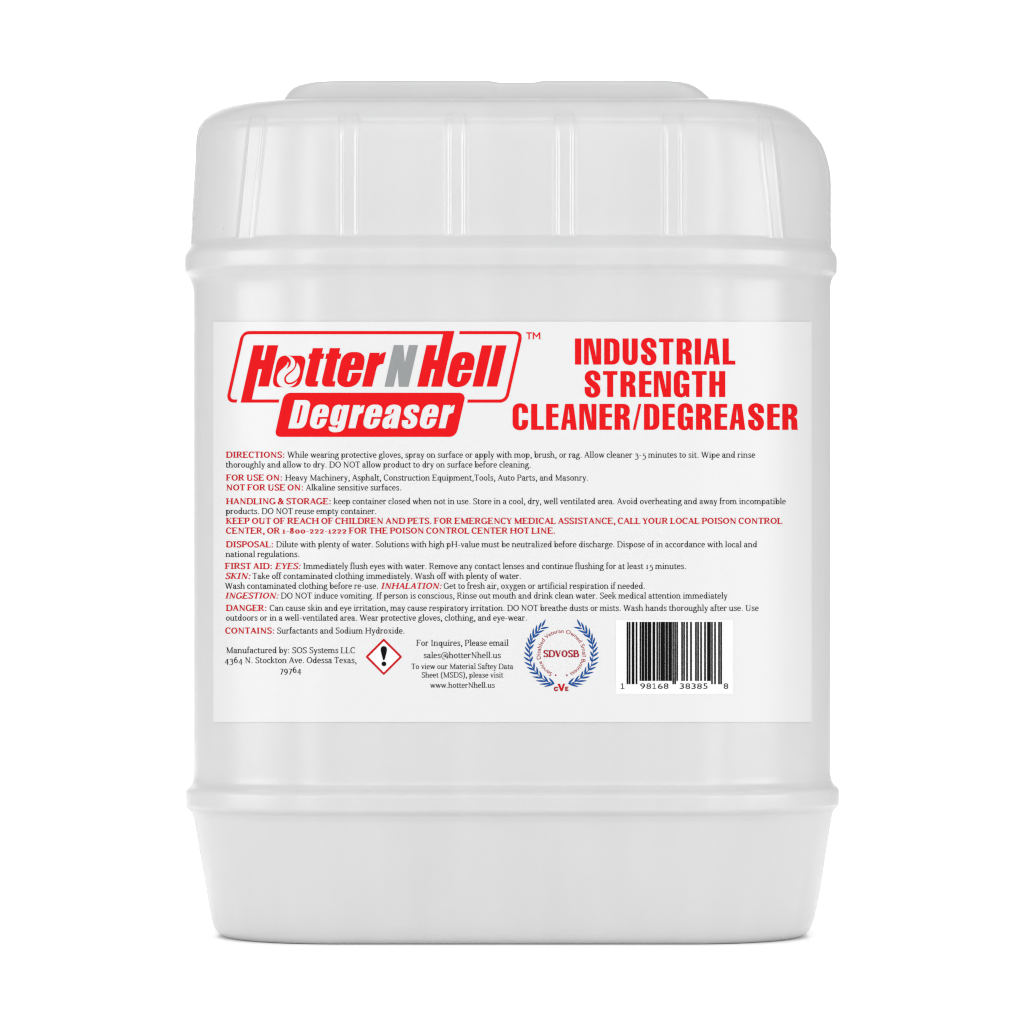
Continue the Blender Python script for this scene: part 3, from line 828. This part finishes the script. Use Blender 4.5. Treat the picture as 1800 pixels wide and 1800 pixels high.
# ------------------------------------------------------------------ hazard symbol, emblem, barcode
def build_hazard():
    c = crop(640, 1110, 20)
    ink = Ink()
    o = [('+', path('M 660,275 Q 693,240 727,275 L 1312,858 Q 1338,890 1312,922 L 727,1505 Q 693,1540 660,1505 L 78,922 Q 52,890 78,858 Z', c))]
    w = path('M 693,345 L 1243,890 L 693,1440 L 152,890 Z', c)
    ink.add(fill(o + [('-', w)]), M_TRED)
    ink.add(fill([('+', w)]), M_WHITE, lift=LIFT_1 - 0.15)
    ink.add(fill([('+', path('M 695,515 Q 802,520 803,630 Q 800,690 785,750 L 728,975 Q 722,1005 695,1005 Q 668,1005 662,975 L 605,750 Q 588,690 586,630 Q 590,520 695,515 Z', c)),
                  ('+', circ(640 + 697 / 20, 1110 + 1138 / 20, 4.1))]), M_PURE, lift=LIFT_2)
    ink.build('hazard_symbol', 'red diamond with a black exclamation mark on white')
build_hazard()

def font_tris(text):
    cu = bpy.data.curves.new('letters', 'FONT')
    cu.body = text; cu.size = 1.0; cu.resolution_u = 3
    o = bpy.data.objects.new('letters', cu); col.objects.link(o)
    dg = bpy.context.evaluated_depsgraph_get()
    me = bpy.data.meshes.new_from_object(o.evaluated_get(dg))
    v = [(p.co.x, p.co.y) for p in me.vertices]; f = [list(p.vertices) for p in me.polygons]
    bpy.data.objects.remove(o); bpy.data.curves.remove(cu); bpy.data.meshes.remove(me)
    return v, f
def bounds(v):
    xs = [p[0] for p in v]; ys = [p[1] for p in v]
    return min(xs), max(xs), min(ys), max(ys)

def build_emblem():
    c = crop(910, 1080, 12)
    ink = Ink()
    outer = [((590, 95), (510, 260)), ((500, 160), (440, 318)), ((405, 215), (380, 400)), ((330, 285), (325, 480)), ((270, 385), (280, 570)),
             ((210, 480), (262, 640)), ((170, 575), (250, 725)), ((145, 675), (248, 812)), ((130, 790), (255, 895)), ((120, 893), (265, 990)),
             ((135, 1000), (292, 1085)), ((185, 1105), (350, 1180)), ((235, 1215), (430, 1260)), ((305, 1312), (510, 1345)),
             ((375, 1397), (600, 1412)), ((455, 1475), (690, 1455)), ((550, 1530), (770, 1460))]
    inner = [((665, 268), (488, 300)), ((570, 328), (388, 400)), ((470, 405), (320, 490)), ((385, 515), (270, 625)), ((345, 625), (250, 740)),
             ((310, 770), (255, 890)), ((320, 880), (272, 1000)), ((345, 1000), (345, 1165)), ((400, 1100), (425, 1262)),
             ((460, 1185), (515, 1345)), ((540, 1275), (640, 1425)), ((650, 1335), (770, 1460))]
    stem = catmull([(770, 1460), (640, 1425), (515, 1345), (425, 1262), (345, 1170), (290, 1080), (262, 960), (250, 820), (252, 720), (275, 600), (325, 485), (385, 395), (470, 305)], 4)
    for mir in (False, True):
        fx = (lambda x, y: c(1840 - x, y)) if mir else c
        ops = []
        for tip, base in outer + inner:
            dx, dy = base[0] - tip[0], base[1] - tip[1]
            L = math.hypot(dx, dy); nx, ny = -dy / L, dx / L
            p = []
            for t, w in ((0, 0), (.2, 11), (.45, 19), (.7, 19), (.9, 12), (1, 8)):
                p.append((tip[0] + dx * t + nx * w, tip[1] + dy * t + ny * w))
            for t, w in ((1, 8), (.9, 12), (.7, 19), (.45, 19), (.2, 11)):
                p.append((tip[0] + dx * t - nx * w, tip[1] + dy * t - ny * w))
            ops.append(('+', [fx(*q) for q in p]))
        for s, q in pen(stem, 15, 15): ops.append((s, [fx(*a) for a in q]))
        ink.add(fill(ops), M_BLUE)
    # ring of lettering
    v, f = font_tris('Service Disabled Veteran Owned Small Business')
    x0, x1, y0, y1 = bounds(v)
    CX, CY, RB, cap = 986.7, 1149.4, 36.8, 7.0 / 0.727
    ch = bounds(font_tris('D')[0])[3]
    sc = 7.0 / ch
    def bend(x, y):
        a = math.radians(-155 + 311 * (x - x0) / (x1 - x0))
        r = RB + y * sc
        return CX + r * math.sin(a), CY - r * math.cos(a)
    ink.add((v, f), M_CRIMSON, bend)
    for sx in (976.7, 996.4):
        star = []
        for i in range(10):
            r = 2.3 if i % 2 == 0 else 1.1
            a = math.pi * i / 5
            star.append((sx + r * math.sin(a), 1186.9 - r * math.cos(a)))
        ink.add(fill([('+', star)]), M_CRIMSON)
    write(ink, 'SDVOSB', 'seal', 955.3, 1017.2, 1154.8, M_CRIMSON, 16.6)
    # three small heavy capitals below
    ink.add(fill([('+', path('M 840,1462 L 890,1462 L 925,1560 L 955,1462 L 1000,1462 L 945,1618 L 905,1618 Z', c))]), M_TRED)
    ink.add(fill([('+', path('M 1000,1525 L 1068,1525 L 1068,1548 L 1030,1548 L 1030,1560 L 1062,1560 L 1062,1582 L 1030,1582 L 1030,1595 L 1070,1595 L 1070,1618 L 1000,1618 Z', c))]), M_CRIMSON)
    ink.add(fill([('+', path('M 812,1522 Q 850,1522 856,1558 L 826,1562 Q 822,1548 811,1548 Q 793,1550 793,1571 Q 793,1594 811,1595 Q 824,1594 827,1580 L 857,1585 Q 848,1621 812,1621 Q 764,1618 762,1571 Q 764,1524 812,1522 Z', c))]), M_CRIMSON)
    ink.build('wreath_emblem', 'blue laurel wreath around a ring of small red lettering')
build_emblem()

def build_barcode():
    c = crop(1075, 1085, 8.1818)
    ink = Ink()
    ink.add(fill([('+', path('M 58,40 L 1742,40 L 1742,1103 L 58,1103 Z', c))], strips=6), M_WHITE, lift=LIFT_1)
    longs = [(222, 238), (252, 266), (296, 322), (352, 366), (879, 892), (907, 921), (1434, 1447), (1478, 1491), (1535, 1549), (1564, 1578)]
    shorts = [(408, 422), (436, 466), (480, 508), (524, 565), (594, 622), (650, 663), (680, 693), (708, 764), (778, 807), (822, 864), (936, 949),
              (1007, 1021), (1035, 1049), (1078, 1092), (1135, 1149), (1206, 1220), (1236, 1250), (1279, 1292), (1335, 1349), (1377, 1420)]
    # bars widened a little into the gaps
    allb = sorted(longs + shorts)
    for n, (a, b) in enumerate(allb):
        ga = a - allb[n - 1][1] if n else 40
        gb = allb[n + 1][0] - b if n + 1 < len(allb) else 40
        e = 963 if (a, b) in longs else 915
        a, b = a - min(5.5, ga * 0.29), b + min(5.5, gb * 0.29)
        ink.add(fill([('+', [c(a, 67), c(b, 67), c(b, e), c(a, e)])]), M_PURE, lift=LIFT_2)
    for t, a, b in (('1', 130, 187), ('9', 412, 482), ('8', 500, 568), ('1', 586, 643), ('6', 665, 735), ('8', 750, 817),
                    ('3', 980, 1042), ('8', 1062, 1130), ('3', 1148, 1210), ('8', 1229, 1297), ('5', 1318, 1378), ('8', 1607, 1673)):
        if t == '1':
            v, f = fill([('+', [(0, 0), (57, 0), (57, 8), (33, 8), (33, 81), (25, 81), (2, 72), (2, 63), (22, 69), (22, 8), (0, 8)])])
        else:
            v, f = font_tris(t)
        x0, x1, y0, y1 = bounds(v)
        ink.add((v, f), M_PURE, lambda x, y: c(a + (x - x0) / (x1 - x0) * (b - a), 1031 - (y - y0) / (y1 - y0) * 81), lift=LIFT_2)
    ink.build('barcode', 'black barcode with digits on a white box')
build_barcode()
